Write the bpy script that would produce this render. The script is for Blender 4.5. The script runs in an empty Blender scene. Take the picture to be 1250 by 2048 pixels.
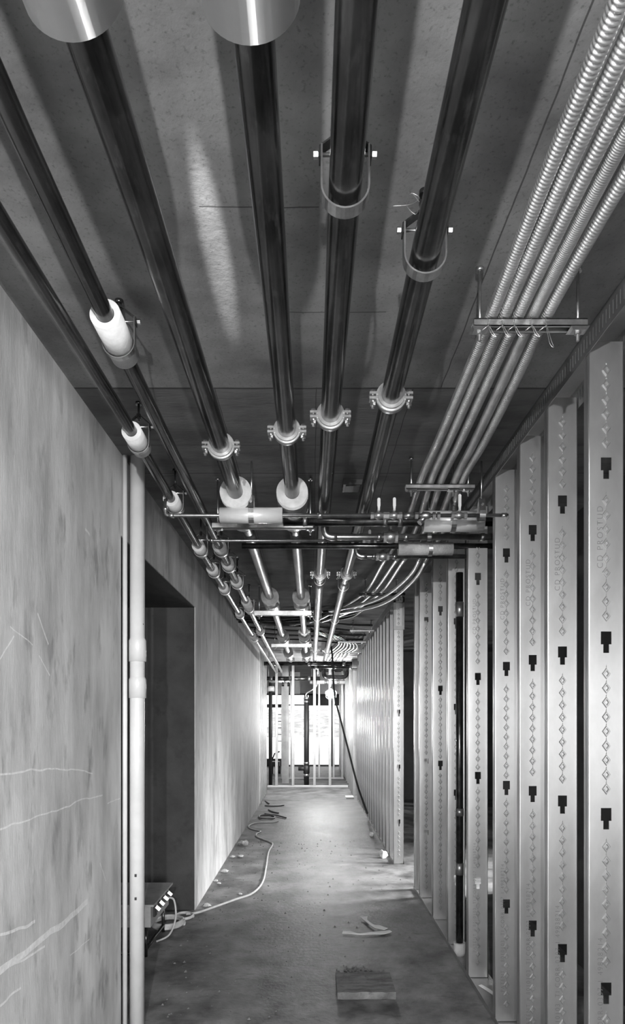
import bpy, math, random
from mathutils import Vector, Matrix
random.seed(7)
PI = math.pi
SC = bpy.context.scene
COL = SC.collection
F = 1340.0            # focal length in pixels of the 1250x2048 frame
CX, CY, CH = 623.0, 1440.0, 1.60   # vanishing point and camera height
CEIL = 2.97

# ------------------------------------------------------------------ camera
cd = bpy.data.cameras.new('camera'); cam = bpy.data.objects.new('camera', cd); COL.objects.link(cam)
cam.location = (0, 0, CH); cam.rotation_euler = (PI/2, 0, 0)
cd.sensor_fit = 'VERTICAL'; cd.sensor_height = 36; cd.sensor_width = 24
cd.lens = F/2048*36; cd.shift_x = 2/2048; cd.shift_y = (CY-1024)/2048
cd.clip_start = .02; cd.clip_end = 500
SC.camera = cam
# ------------------------------------------------------------------ look
SC.view_settings.view_transform = 'Standard'; SC.view_settings.look = 'None'
SC.view_settings.gamma = 1; SC.view_settings.use_curve_mapping = False
SC.view_settings.exposure = 0.0
# ------------------------------------------------------------------ world
w = bpy.data.worlds.new('sky'); SC.world = w; w.use_nodes = True
w.node_tree.nodes['Background'].inputs[0].default_value = (1, 1, 1, 1)
w.node_tree.nodes['Background'].inputs[1].default_value = 2.2

def point(name, loc, power, radius):
    l = bpy.data.lights.new(name, 'POINT'); l.energy = power; l.shadow_soft_size = radius
    o = bpy.data.objects.new(name, l); COL.objects.link(o); o.location = loc; return o
def area(name, loc, target, sx, sy, power, portal=False, spread=180):
    l = bpy.data.lights.new(name, 'AREA'); l.shape = 'RECTANGLE'; l.size = sx; l.size_y = sy; l.energy = power
    l.spread = math.radians(spread)
    if portal: l.cycles.is_portal = True
    o = bpy.data.objects.new(name, l); COL.objects.link(o); o.location = loc
    o.rotation_euler = (Vector(target)-Vector(loc)).to_track_quat('-Z', 'Y').to_euler(); return o
def spot(name, loc, target, power, deg, blend, radius):
    l = bpy.data.lights.new(name, 'SPOT'); l.energy = power; l.spot_size = math.radians(deg); l.spot_blend = blend
    l.shadow_soft_size = radius
    o = bpy.data.objects.new(name, l); COL.objects.link(o); o.location = loc
    o.rotation_euler = (Vector(target)-Vector(loc)).to_track_quat('-Z', 'Y').to_euler(); return o
point('work_light_behind', (-.15, -.95, 2.28), 430, .020)          # lamp on a stand behind the photographer
spot('ceiling_streak_fill', (-.277, -.5, 2.72), (-.279, 1.95, 2.972), 3600, 2.3, 1.0, .008)  # added spot, stands in for light reflected onto the ceiling as a streak
area('side_fill_light', (.80, -2.3, 1.70), (-.98, 2.6, .95), 1.1, 1.4, 58, spread=75)  # added broad fill for the left wall, no window stands here
area('stud_sheen_fill', (2.85, -2.3, 1.5), (.4, 3.2, 1.3), 1.3, 1.7, 10, spread=120)  # added unseen panel, mirrored as a soft highlight on the stud webs
point('fill_light_mid', (.40, 9.6, 1.3), 15, .06)  # added fill to lift the middle of the corridor
point('fill_light_far', (.05, 14.2, 1.5), 115, .10)  # added fill for the far floor and walls, besides the hanging lamp
area('doorway_light', (3.9, 7.0, 2.3), (.75, 6.85, 0), .9, .9, 70, spread=60)
area('end_room_light', (-3.2, 19.5, 2.7), (-.5, 17.5, 0), 2.5, 2.5, 50)
area('window_portal', (0, 23.3, 1.3), (0, 0, 1.3), 9.8, 2.5, 1, portal=True)

# ------------------------------------------------------------------ materials
def mat(name, c0, c1=None, rough=.6, metal=0., scale=3., stretch=(1, 1, 1), detail=6, c2=None, scale2=20., s2=(1, 1, 1),
        mix2=.4, bump=0., bscale=60., bstretch=(1, 1, 1), lo=.35, hi=.65, rvar=0., spec=.5, aniso=0.):
    m = bpy.data.materials.new(name); m.use_nodes = True; nt = m.node_tree; N = nt.nodes; L = nt.links
    b = N['Principled BSDF']; b.inputs['Metallic'].default_value = metal; b.inputs['Roughness'].default_value = rough
    b.inputs['Specular IOR Level'].default_value = spec
    if aniso: b.inputs['Anisotropic'].default_value = aniso
    if c1 is None:
        b.inputs['Base Color'].default_value = (c0, c0, c0, 1)
    tc = N.new('ShaderNodeTexCoord')
    def noise(sc, st, det):
        mp = N.new('ShaderNodeMapping'); mp.inputs['Scale'].default_value = st
        L.new(tc.outputs['Object'], mp.inputs[0])
        n = N.new('ShaderNodeTexNoise'); n.inputs['Scale'].default_value = sc; n.inputs['Detail'].default_value = det
        n.inputs['Roughness'].default_value = .62
        L.new(mp.outputs[0], n.inputs['Vector']); return n
    if c1 is not None:
        n = noise(scale, stretch, detail); r = N.new('ShaderNodeValToRGB')
        r.color_ramp.elements[0].position = lo; r.color_ramp.elements[1].position = hi
        r.color_ramp.elements[0].color = (c0, c0, c0, 1); r.color_ramp.elements[1].color = (c1, c1, c1, 1)
        L.new(n.outputs['Fac'], r.inputs[0]); out = r.outputs[0]
        if c2 is not None:
            n2 = noise(scale2, s2, 5); r2 = N.new('ShaderNodeValToRGB')
            r2.color_ramp.elements[0].position = .56; r2.color_ramp.elements[1].position = .70
            r2.color_ramp.elements[0].color = (0, 0, 0, 1); r2.color_ramp.elements[1].color = (mix2, mix2, mix2, 1)
            L.new(n2.outputs['Fac'], r2.inputs[0])
            mx = N.new('ShaderNodeMix'); mx.data_type = 'RGBA'
            L.new(r2.outputs[0], mx.inputs[0]); L.new(out, mx.inputs[6]); mx.inputs[7].default_value = (c2, c2, c2, 1)
            out = mx.outputs[2]
        L.new(out, b.inputs['Base Color'])
        if rvar:
            mr = N.new('ShaderNodeMapRange'); mr.inputs[3].default_value = rough-rvar; mr.inputs[4].default_value = rough+rvar
            L.new(n.outputs['Fac'], mr.inputs[0]); L.new(mr.outputs[0], b.inputs['Roughness'])
    if bump:
        n3 = noise(bscale, bstretch, 4); bp = N.new('ShaderNodeBump'); bp.inputs['Strength'].default_value = bump
        bp.inputs['Distance'].default_value = .01
        L.new(n3.outputs['Fac'], bp.inputs['Height']); L.new(bp.outputs[0], b.inputs['Normal'])
    return m

def add_lines(m, specs):
    """thin seams: specs = (axis, position, half width, lo, hi of the other axis) in object coordinates, darkens base colour (real joints in the formwork)"""
    nt = m.node_tree; N = nt.nodes; L = nt.links; b = N['Principled BSDF']
    src = b.inputs['Base Color'].links[0].from_socket
    tc = N.new('ShaderNodeTexCoord')
    nz = N.new('ShaderNodeTexNoise'); nz.inputs['Scale'].default_value = 5; L.new(tc.outputs['Object'], nz.inputs['Vector'])
    sp = N.new('ShaderNodeSeparateXYZ'); L.new(tc.outputs['Object'], sp.inputs[0])
    def M(op, a, b_=None):
        n = N.new('ShaderNodeMath'); n.operation = op
        for i, v in enumerate((a, b_)):
            if v is None: continue
            if isinstance(v, (int, float)): n.inputs[i].default_value = v
            else: L.new(v, n.inputs[i])
        return n.outputs[0]
    wob = M('MULTIPLY', M('SUBTRACT', nz.outputs['Fac'], .5), .012)
    acc = None
    for ax, pos, hw, lo, hi in specs:
        a = sp.outputs[ax]; o = sp.outputs[1-ax] if ax < 2 else sp.outputs[0]
        d = M('ABSOLUTE', M('SUBTRACT', M('ADD', a, wob), pos))
        k = M('LESS_THAN', d, hw)
        k = M('MULTIPLY', k, M('MULTIPLY', M('GREATER_THAN', o, lo), M('LESS_THAN', o, hi)))
        acc = k if acc is None else M('MAXIMUM', acc, k)
    mx = N.new('ShaderNodeMix'); mx.data_type = 'RGBA'
    L.new(M('MULTIPLY', acc, .75), mx.inputs[0]); L.new(src, mx.inputs[6]); mx.inputs[7].default_value = (.02, .02, .02, 1)
    L.new(mx.outputs[2], b.inputs['Base Color'])

M_ceil = mat('ceiling_concrete', .12, .27, .85, scale=2.2, c2=.04, scale2=95, mix2=.5, bump=.10, bscale=45)
M_ceil_b = mat('ceiling_concrete_board_marked', .08, .18, .85, scale=2.4, stretch=(.8, 1.6, 1), c2=.05, scale2=10, s2=(.6, 3, 1), mix2=.5, bump=.3, bscale=30, bstretch=(.5, 4, 1))
add_lines(M_ceil, [(0, .535, .0022, -9, 2.76), (0, -.70, .0022, -9, 2.76), (1, 1.79, .0022, -.30, .02), (1, 2.25, .002, -.1, .25), (1, .42, .002, -2, 2)])
add_lines(M_ceil_b, [(1, 2.768, .006, -3, 3), (1, 3.34, .003, -2, 2), (1, 3.72, .005, -2, 2), (1, 5.1, .004, -2, 2), (1, 6.4, .004, -2, 2), (1, 8.2, .004, -2, 2), (0, .02, .002, 2, 12), (0, -.4, .002, 2, 12), (0, .42, .002, 2, 5)])
M_wall = mat('wall_concrete', .30, .66, .7, scale=2.6, stretch=(1, 1.9, .55), detail=9, c2=.20, scale2=4.5, s2=(1, 2.2, .8), mix2=.7, bump=.12, bscale=30, bstretch=(1, 3, .6), lo=.3, hi=.7, rvar=.1)
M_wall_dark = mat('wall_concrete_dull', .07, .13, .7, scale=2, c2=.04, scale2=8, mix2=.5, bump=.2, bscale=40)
M_shaded = mat('shaded_concrete', .03, .06, .8, scale=2.5, c2=.015, scale2=8, mix2=.5, bump=.2, bscale=40)  # concrete darkened in colour to carry the shade inside the doorway
M_floor = mat('floor_concrete', .035, .22, .55, scale=3.2, stretch=(1, .9, 1), detail=12, c2=.05, scale2=8, s2=(1, 2.5, 1), mix2=.75, bump=.4, bscale=28, rvar=.12)
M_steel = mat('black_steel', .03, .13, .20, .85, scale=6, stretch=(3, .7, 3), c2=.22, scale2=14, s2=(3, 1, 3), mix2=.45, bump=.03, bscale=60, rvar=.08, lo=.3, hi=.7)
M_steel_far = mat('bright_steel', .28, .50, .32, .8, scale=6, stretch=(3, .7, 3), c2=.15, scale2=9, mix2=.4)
M_galv = mat('galvanized_sheet', .50, .66, .34, .88, scale=4, stretch=(1, 1, .5), bump=.012, bscale=7, rvar=.05)
M_track = mat('track_sheet', .30, .42, .40, .85, scale=4)
M_zinc = mat('zinc_fittings', .42, .60, .28, .95, scale=30)
M_flex = mat('flexible_conduit', .60, .78, .28, .9, scale=10)
M_copper = mat('copper_pipe', .22, .40, .28, .9, scale=12, c2=.1, scale2=20, mix2=.4)
M_jacket = mat('white_jacket', .60, .72, .28, .25, scale=3, spec=.6)
M_foam = mat('white_insulation', .42, .58, .75, scale=14, c2=.4, scale2=30, mix2=.3, bump=.15, bscale=50)
M_foam_grey = mat('grey_insulation', .30, .46, .75, scale=14, c2=.2, scale2=40, mix2=.5, bump=.4, bscale=90)
M_pvc = mat('pvc_plastic', .50, .58, .38, scale=5)
M_print = mat('black_print', .02)
M_ink = mat('grey_ink', .16)
M_cable = mat('cable_black', .025, rough=.5)
M_hose = mat('grey_cord', .38, .5, .6, scale=20)
M_hose_d = mat('dark_hose', .08, .12, .5, scale=20)
M_paper = mat('paper', .7, .85, .8, scale=10)
M_wood = mat('plywood_offcut', .07, .18, .8, scale=6, stretch=(1, 5, 1), c2=.05, scale2=20, mix2=.7, bump=.5, bscale=35)
M_box = mat('box_enamel', .28, .42, .45, scale=6, c2=.1, scale2=12, mix2=.5)
M_black = mat('black_plastic', .02, rough=.5)
M_frame = mat('window_frame_dark', .02, rough=.4)
M_dry = mat('pale_board', .55, .68, .8, scale=3)
M_ground = mat('outdoor_ground', .55, .8, .9, scale=.4)
M_hill = mat('hillside', .25, .6, .9, scale=.9, c2=.15, scale2=2, mix2=.5)
M_glass = bpy.data.materials.new('window_glass'); M_glass.use_nodes = True
_b = M_glass.node_tree.nodes['Principled BSDF']; _b.inputs['Transmission Weight'].default_value = 1; _b.inputs['Roughness'].default_value = 0
_b.inputs['IOR'].default_value = 1.02; _b.inputs['Base Color'].default_value = (1, 1, 1, 1)
M_bulb = bpy.data.materials.new('lit_bulb'); M_bulb.use_nodes = True
_b = M_bulb.node_tree.nodes['Principled BSDF']; _b.inputs['Emission Color'].default_value = (1, 1, 1, 1); _b.inputs['Emission Strength'].default_value = 400

# ------------------------------------------------------------------ mesh building
class MB:
    def __init__(s): s.v = []; s.f = []; s.sm = []
    def add(s, vs, fs, smooth=False):
        n = len(s.v); s.v += [tuple(v) for v in vs]; s.f += [tuple(i+n for i in f) for f in fs]; s.sm += [smooth]*len(fs); return s
    def box(s, x0, x1, y0, y1, z0, z1):
        vs = [(x, y, z) for z in (z0, z1) for y in (y0, y1) for x in (x0, x1)]
        return s.add(vs, [(0, 2, 3, 1), (4, 5, 7, 6), (0, 1, 5, 4), (2, 6, 7, 3), (0, 4, 6, 2), (1, 3, 7, 5)])
    def obox(s, c, ax, ay, az, hx, hy, hz):
        c = Vector(c); vs = [c+ax*i*hx+ay*j*hy+az*k*hz for k in (-1, 1) for j in (-1, 1) for i in (-1, 1)]
        return s.add(vs, [(0, 2, 3, 1), (4, 5, 7, 6), (0, 1, 5, 4), (2, 6, 7, 3), (0, 4, 6, 2), (1, 3, 7, 5)])
    def tube(s, pts, r, seg=16, caps=True, smooth=True):
        P = [Vector(p) for p in pts]; n = len(P)
        R = r if isinstance(r, (list, tuple)) else [r]*n
        t = (P[1]-P[0]).normalized(); up = Vector((0, 0, 1)) if abs(t.z) < .9 else Vector((1, 0, 0))
        a = t.cross(up).normalized(); vs = []; fs = []
        for i in range(n):
            t2 = ((P[min(i+1, n-1)]-P[max(i-1, 0)])).normalized()
            if t2.length < .5: t2 = t
            q = t.rotation_difference(t2); a = q @ a; t = t2; a = (a-t*a.dot(t)).normalized(); b = t.cross(a)
            for k in range(seg):
                an = 2*PI*k/seg; vs.append(P[i]+(a*math.cos(an)+b*math.sin(an))*R[i])
        for i in range(n-1):
            for k in range(seg):
                k2 = (k+1) % seg; fs.append((i*seg+k, i*seg+k2, (i+1)*seg+k2, (i+1)*seg+k))
        s.add(vs, fs, smooth)
        if caps:
            m = len(s.v)-n*seg
            s.f.append(tuple(m+k for k in reversed(range(seg)))); s.sm.append(False)
            s.f.append(tuple(m+(n-1)*seg+k for k in range(seg))); s.sm.append(False)
        return s
    def ring(s, p0, p1, ro, ri, seg=28, a0=0, a1=2*PI):
        """hollow sleeve between p0 and p1"""
        p0 = Vector(p0); p1 = Vector(p1); t = (p1-p0).normalized()
        up = Vector((0, 0, 1)) if abs(t.z) < .9 else Vector((1, 0, 0)); a = t.cross(up).normalized(); b = t.cross(a)
        full = abs(a1-a0-2*PI) < 1e-6; n = seg if full else seg+1; vs = []
        for (p, r) in ((p0, ro), (p1, ro), (p1, ri), (p0, ri)):
            for k in range(n):
                an = a0+(a1-a0)*k/seg; vs.append(p+(a*math.cos(an)+b*math.sin(an))*r)
        for j in range(4):
            fs = []
            for k in range(seg):
                k2 = (k+1) % n; j2 = (j+1) % 4; fs.append((j*n+k, j*n+k2, j2*n+k2, j2*n+k))
            base = len(s.v) if j == 0 else base
            if j == 0: s.add(vs, fs, True)
            else:
                s.f += [tuple(i+base for i in f) for f in fs]; s.sm += [j == 2]*len(fs)
        if not full:
            for k in (0, n-1): s.f.append(tuple(base+j*n+k for j in range(4))); s.sm.append(False)
        return s
    def strap(s, poly, y0, y1, th, o=(0, 0, 0), smooth=True):
        """flat band that follows a polyline in the X-Z plane, wide along Y"""
        n = len(poly); P = [Vector((p[0], p[1])) for p in poly]; vs = []
        for i in range(n):
            t = (P[min(i+1, n-1)]-P[max(i-1, 0)]).normalized(); nn = Vector((-t.y, t.x))*th/2
            for (yy, sg) in ((y0, 1), (y1, 1), (y1, -1), (y0, -1)):
                q = P[i]+nn*sg; vs.append((q.x+o[0], yy+o[1], q.y+o[2]))
        fs = []
        for i in range(n-1):
            for j in range(4):
                j2 = (j+1) % 4; fs.append((i*4+j, i*4+j2, (i+1)*4+j2, (i+1)*4+j))
        fs += [(3, 2, 1, 0), tuple((n-1)*4+j for j in range(4))]
        return s.add(vs, fs, False)
    def prism(s, poly, z0, z1):
        n = len(poly); vs = [(p[0], p[1], z0) for p in poly]+[(p[0], p[1], z1) for p in poly]
        fs = [(i, (i+1) % n, n+(i+1) % n, n+i) for i in range(n)]+[tuple(reversed(range(n))), tuple(range(n, 2*n))]
        return s.add(vs, fs)
    def sphere(s, c, r, su=14, sv=9, sc=(1, 1, 1)):
        vs = [(c[0], c[1], c[2]-r*sc[2])]
        for j in range(1, sv):
            ph = -PI/2+PI*j/sv
            for k in range(su):
                th = 2*PI*k/su; vs.append((c[0]+r*sc[0]*math.cos(ph)*math.cos(th), c[1]+r*sc[1]*math.cos(ph)*math.sin(th), c[2]+r*sc[2]*math.sin(ph)))
        vs.append((c[0], c[1], c[2]+r*sc[2])); e = len(vs)-1; fs = []
        for k in range(su):
            k2 = (k+1) % su; fs.append((0, 1+k2, 1+k)); fs.append((e, e-su+k, e-su+k2))
            for j in range(sv-2): fs.append((1+j*su+k, 1+j*su+k2, 1+(j+1)*su+k2, 1+(j+1)*su+k))
        return s.add(vs, fs, True)
    def hexa(s, p0, p1, r): return s.tube([p0, p1], r, 6, True, False)
    def build(s, name, m, parent=None):
        me = bpy.data.meshes.new(name); me.from_pydata(s.v, [], s.f); me.materials.append(m)
        me.polygons.foreach_set('use_smooth', s.sm); me.update()
        o = bpy.data.objects.new(name, me); COL.objects.link(o)
        if parent is not None:
            o.parent = parent; o.matrix_parent_inverse = Matrix.Translation(-Vector(parent.location)) if not isinstance(parent.data, bpy.types.Mesh) else Matrix.Identity(4)
        return o
def tag(o, label, cat, group=None, kind=None):
    o['label'] = label; o['category'] = cat
    if group: o['group'] = group
    if kind: o['kind'] = kind
    return o
def empty(name, loc, label, cat, group=None):
    o = bpy.data.objects.new(name, None); COL.objects.link(o); o.location = loc; o.empty_display_size = .05
    return tag(o, label, cat, group)
def struct(name, mb, m, label=None):
    o = mb.build(name, m); o['kind'] = 'structure'; o['label'] = label or name.replace('_', ' '); o['category'] = name.split('_')[0]; return o
def W(px, py, d): return Vector(((px-CX)*d/F, d, CH+(CY-py)*d/F))
def WZ(px, py, z):
    """point on the horizontal plane at height z above the floor that the photograph shows at (px, py)"""
    d = F*(z-CH)/(CY-py); return Vector(((px-CX)*d/F, d, z))
def arc(c, r, a0, a1, n=12): return [(c[0]+r*math.cos(math.radians(a0+(a1-a0)*i/n)), c[1]+r*math.sin(math.radians(a0+(a1-a0)*i/n))) for i in range(n+1)]
def smooth_path(P, n=6):
    P = [Vector(p) for p in P]; out = []
    for i in range(len(P)-1):
        p0, p1, p2, p3 = P[max(i-1, 0)], P[i], P[i+1], P[min(i+2, len(P)-1)]
        for k in range(n):
            t = k/n; out.append(.5*((2*p1)+(p2-p0)*t+(2*p0-5*p1+4*p2-p3)*t*t+(-p0+3*p1-3*p2+p3)*t*t*t))
    out.append(P[-1]); return out

# ------------------------------------------------------------------ the setting
def add_scratches(m, segs):
    """pale scrapes on the near left wall, as segments in (y, z) metres"""
    nt = m.node_tree; N = nt.nodes; L = nt.links; b = N['Principled BSDF']; src = b.inputs['Base Color'].links[0].from_socket
    tc = N.new('ShaderNodeTexCoord'); nz = N.new('ShaderNodeTexNoise'); nz.inputs['Scale'].default_value = 4; L.new(tc.outputs['Object'], nz.inputs['Vector'])
    nf = N.new('ShaderNodeTexNoise'); nf.inputs['Scale'].default_value = 60; L.new(tc.outputs['Object'], nf.inputs['Vector'])
    sp = N.new('ShaderNodeSeparateXYZ'); L.new(tc.outputs['Object'], sp.inputs[0])
    def M(op, a, b_=None):
        n = N.new('ShaderNodeMath'); n.operation = op
        for i, v in enumerate((a, b_)):
            if v is None: continue
            if isinstance(v, (int, float)): n.inputs[i].default_value = v
            else: L.new(v, n.inputs[i])
        return n.outputs[0]
    wob = M('MULTIPLY', M('SUBTRACT', nz.outputs['Fac'], .5), .05); z = M('ADD', sp.outputs[2], wob); y = sp.outputs[1]; acc = None
    for (y0, z0, y1, z1, hw) in segs:
        dx, dz = y1-y0, z1-z0; ln = math.hypot(dx, dz); dx /= ln; dz /= ln
        u = M('SUBTRACT', y, y0); v = M('SUBTRACT', z, z0)
        al = M('ADD', M('MULTIPLY', u, dx), M('MULTIPLY', v, dz)); ac = M('ABSOLUTE', M('SUBTRACT', M('MULTIPLY', u, dz), M('MULTIPLY', v, dx)))
        k = M('MULTIPLY', M('LESS_THAN', ac, hw), M('MULTIPLY', M('GREATER_THAN', al, 0), M('LESS_THAN', al, ln)))
        acc = k if acc is None else M('MAXIMUM', acc, k)
    acc = M('MULTIPLY', acc, M('MULTIPLY', nf.outputs['Fac'], .9))
    mx = N.new('ShaderNodeMix'); mx.data_type = 'RGBA'; L.new(acc, mx.inputs[0]); L.new(src, mx.inputs[6]); mx.inputs[7].default_value = (.85, .85, .85, 1)
    L.new(mx.outputs[2], b.inputs['Base Color'])
def WL(px, py): d = F*.98/(CX-px); return (d, CH+(CY-py)*d/F)
M_wall_near = M_wall.copy(); M_wall_near.name = 'wall_concrete_scratched'
add_scratches(M_wall_near, [WL(*a)+WL(*c)+(hw,) for a, c, hw in (((0, 1548), (100, 1535), .003), ((100, 1535), (185, 1546), .003), ((0, 1657), (205, 1588), .003), ((0, 1945), (175, 1805), .012),
    ((0, 1870), (70, 1843), .005), ((20, 1935), (90, 1893), .004), ((0, 2010), (42, 1975), .004), ((100, 1020), (101, 1062), .002), ((75, 1228), (97, 1288), .004), ((78, 1310), (100, 1352), .003),
    ((28, 1268), (0, 1322), .003), ((200, 1725), (212, 1760), .003), ((20, 1250), (65, 1290), .002), ((215, 1608), (240, 1598), .003), ((140, 1912), (180, 1875), .002), ((170, 1062), (180, 1072), .006))])
XL, XR = -.98, .97
NE, FE = 3.446, 5.64          # near and far edge of the doorway in the left wall
struct('floor', MB().box(-8, 8, -4.2, 24, -.2, 0), M_floor, 'dusty bare concrete floor of the corridor')
struct('ceiling', MB().box(-4, 6, -4.2, 2.76, CEIL, CEIL+.25), M_ceil, 'smooth concrete ceiling slab over the near corridor')
struct('ceiling', MB().box(-8, 8, 2.76, 24, CEIL, CEIL+.25), M_ceil_b, 'board-marked concrete ceiling beyond the joint')
struct('wall_left', MB().box(XL-.3, XL, -4.2, NE, 0, CEIL), M_wall_near, 'near concrete wall on the left')
b = MB().box(XL-.3, XL, FE+.004, 12.6, 0, CEIL).box(XL-.3, XL, NE, FE+.004, 2.55, CEIL)
struct('wall_left', b, M_wall, 'far concrete wall on the left with header over the doorway')
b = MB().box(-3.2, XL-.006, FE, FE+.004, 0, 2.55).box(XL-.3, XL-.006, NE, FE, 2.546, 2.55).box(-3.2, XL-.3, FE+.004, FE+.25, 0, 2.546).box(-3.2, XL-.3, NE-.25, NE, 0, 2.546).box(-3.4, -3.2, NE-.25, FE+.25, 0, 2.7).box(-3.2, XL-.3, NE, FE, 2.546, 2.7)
struct('wall_side_passage', b, M_shaded, 'concrete side passage behind the doorway, its shade put into the dark colour')
struct('wall_back', MB().box(-2, 6, -4.4, -4.2, 0, CEIL), M_wall, 'concrete wall behind the camera')
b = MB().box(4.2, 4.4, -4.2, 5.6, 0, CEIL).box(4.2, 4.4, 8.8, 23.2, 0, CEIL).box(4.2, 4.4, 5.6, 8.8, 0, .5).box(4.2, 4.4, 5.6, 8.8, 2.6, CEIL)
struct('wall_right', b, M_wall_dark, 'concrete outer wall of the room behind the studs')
struct('wall_left_room', MB().box(-5.2, -5, 12.6, 23.2, 0, CEIL).box(-5, XL-.3, 12.4, 12.6, 0, CEIL), M_dry, 'pale wall of the end room')
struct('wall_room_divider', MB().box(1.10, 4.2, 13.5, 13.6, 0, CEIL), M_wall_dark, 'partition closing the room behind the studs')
struct('wall_shade_backing', MB().box(1.75, 1.85, 2.2, 6.2, 0, CEIL), M_shaded, 'dark backing sheet added behind the near studs to shade the gaps')  # added dark sheet, gives the shade seen between the near studs
# window wall at the far end
YW = 23.2
b = MB().box(-5, 4.2, YW, YW+.2, 2.50, CEIL)
struct('wall_end', b, M_dry, 'pale wall band above the end windows')
fb = MB()
for x0, x1 in ((-5, -4.9), (-3.1, -3.0), (-1.72, -1.62), (-1.02, -.90), (-.25, -.13), (.67, .80), (2.2, 2.3), (4.1, 4.2)): fb.box(x0, x1, YW-.04, YW+.1, 0, 2.5)
fb.box(-5, 4.2, YW-.04, YW+.1, 0, .05).box(-5, -.97, YW-.04, YW+.1, .02, .26).box(-5, -.97, YW-.04, YW+.1, 2.03, 2.15).box(-.97, -.1, YW-.04, YW+.1, 2.10, 2.14).box(-.1, 4.2, YW-.04, YW+.1, 2.10, 2.5).box(-5, 4.2, YW-.04, YW+.1, 2.46, 2.52)
wf = struct('window_1', fb, M_frame, 'dark framed end windows across the far wall')
MB().box(-5, 4.2, YW+.02, YW+.03, .05, 2.48).build('window_pane', M_glass, wf)
struct('ground_outside', MB().box(-60, 60, 24, 150, -.4, -.2), M_ground, 'bright bleached ground outside the end windows')
hb = MB(); hv = []; hn = 60
for i in range(hn+1):
    x = -50+100*i/hn
    for (yy, zz) in ((70, -.2), (76, 1.3+random.random()*.5), (90, 2.6+random.random()*.7), (110, -.2)): hv.append((x, yy, zz))
hb.add(hv, [(i*4+j, (i+1)*4+j, (i+1)*4+j+1, i*4+j+1) for i in range(hn) for j in range(3)], True)
struct('hillside_outside', hb, M_hill, 'pale brushy bank outside the end windows')

# ------------------------------------------------------------------ steel studs
def stud_mesh(width, z0, z1, holes=(), diamonds=True, fl=.041, lip=.010, r=.004, diamond_span=None):
    """C shaped stud, web in the plane y=0 facing -Y, flanges run to +Y; x from 0 to width"""
    prof = []  # (x, y)
    prof += [(lip, fl), (r, fl)]
    prof += [(r-r*math.cos(a), fl-r+r*math.sin(a)) for a in [math.radians(v) for v in (60, 30, 0)]]
    prof += [(0, fl*.52), (.0016, fl*.45), (0, fl*.38)]
    prof += [(r-r*math.cos(a), r-r*math.sin(a)) for a in [math.radians(v) for v in (0, 22, 45, 68, 90)]]
    w0 = len(prof)-1
    c = width*.50; prof += [(c-.0185, 0), (c-.010, 0), (c+.010, 0), (c+.0185, 0)]
    w1 = len(prof)
    right = [(width-x, y) for (x, y) in reversed(prof[:w0+1])]
    prof += right
    zs = sorted(set([z0, z1]+[z for h in holes for z in (h, h+.03, h+.075)]))
    n = len(prof); vs = [(x, y, z) for z in zs for (x, y) in prof]; fs = []; sm = []
    for j in range(len(zs)-1):
        zm = (zs[j]+zs[j+1])/2
        for i in range(n-1):
            skip = False
            for h in holes:
                if h < zm < h+.03 and i == w0+2: skip = True
                if h+.03 < zm < h+.075 and w0+1 <= i <= w0+3: skip = True
            if not skip: fs.append((j*n+i, j*n+i+1, (j+1)*n+i+1, (j+1)*n+i))
    m = MB(); m.add(vs, fs, True)
    for k, f in enumerate(m.f):   # keep the flat sheet faces crisp
        p, q = m.v[f[0]], m.v[f[1]]
        if math.hypot(p[0]-q[0], p[1]-q[1]) > .0055: m.sm[k] = False
    if diamonds:
        lo, hi = diamond_span or (z0+.09, z1-.08); z = lo
        while z < hi:
            if all(not (h-.03 < z < h+.10) for h in holes):
                dw, dh, t = .0150, .0205, .0062; vs = []
                for (k, yy) in ((1.0, -.0003), (1-.5*t/dw, -.0052), (1-t/dw, -.0052), (1-1.5*t/dw, -.0003)):
                    vs += [(c+dw*k, yy, z), (c, yy, z+dh*k), (c-dw*k, yy, z), (c, yy, z-dh*k)]
                fs = [(a*4+q, a*4+(q+1) % 4, (a+1)*4+(q+1) % 4, (a+1)*4+q) for a in range(3) for q in range(4)]
                m.add(vs, fs, False)
                m.add([(c-.002, -.0003, z+dh+.001), (c, -.003, z+dh+.006), (c+.002, -.0003, z+dh+.001), (c, -.0003, z+dh+.012)], [(0, 1, 3), (1, 2, 3), (0, 2, 1)], False)
            z += .0505
    return m
def solid(o, t=.0014):
    md = o.modifiers.new('sheet', 'SOLIDIFY'); md.thickness = t; md.offset = 0
    return o
def lettering(text, parent, x, y, z, size, m, rot):
    cu = bpy.data.curves.new('lettering', 'FONT'); cu.body = text; cu.size = size; cu.align_x = 'LEFT'; cu.space_character = 1.25
    cu.offset = -.0006
    t = bpy.data.objects.new('lettering_tmp', cu); COL.objects.link(t); bpy.context.view_layer.update()
    me = bpy.data.meshes.new_from_object(t.evaluated_get(bpy.context.evaluated_depsgraph_get()))
    bpy.data.objects.remove(t); me.name = 'printed_lettering'; me.materials.clear(); me.materials.append(m)
    o = bpy.data.objects.new('printed_lettering', me); COL.objects.link(o); o.location = (x, y, z); o.rotation_euler = rot
    o.parent = parent
    return o
SW = .123
ZB, ZT = .006, CEIL-.045
near = [(1.13, 0), (1.54, 1), (1.95, 2), (2.346, 3), (2.754, 4), (3.125, 5), (3.546, 6), (4.153, 7), (4.77, 8), (5.36, 9), (6.02, 10), (6.31, 11)]
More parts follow.
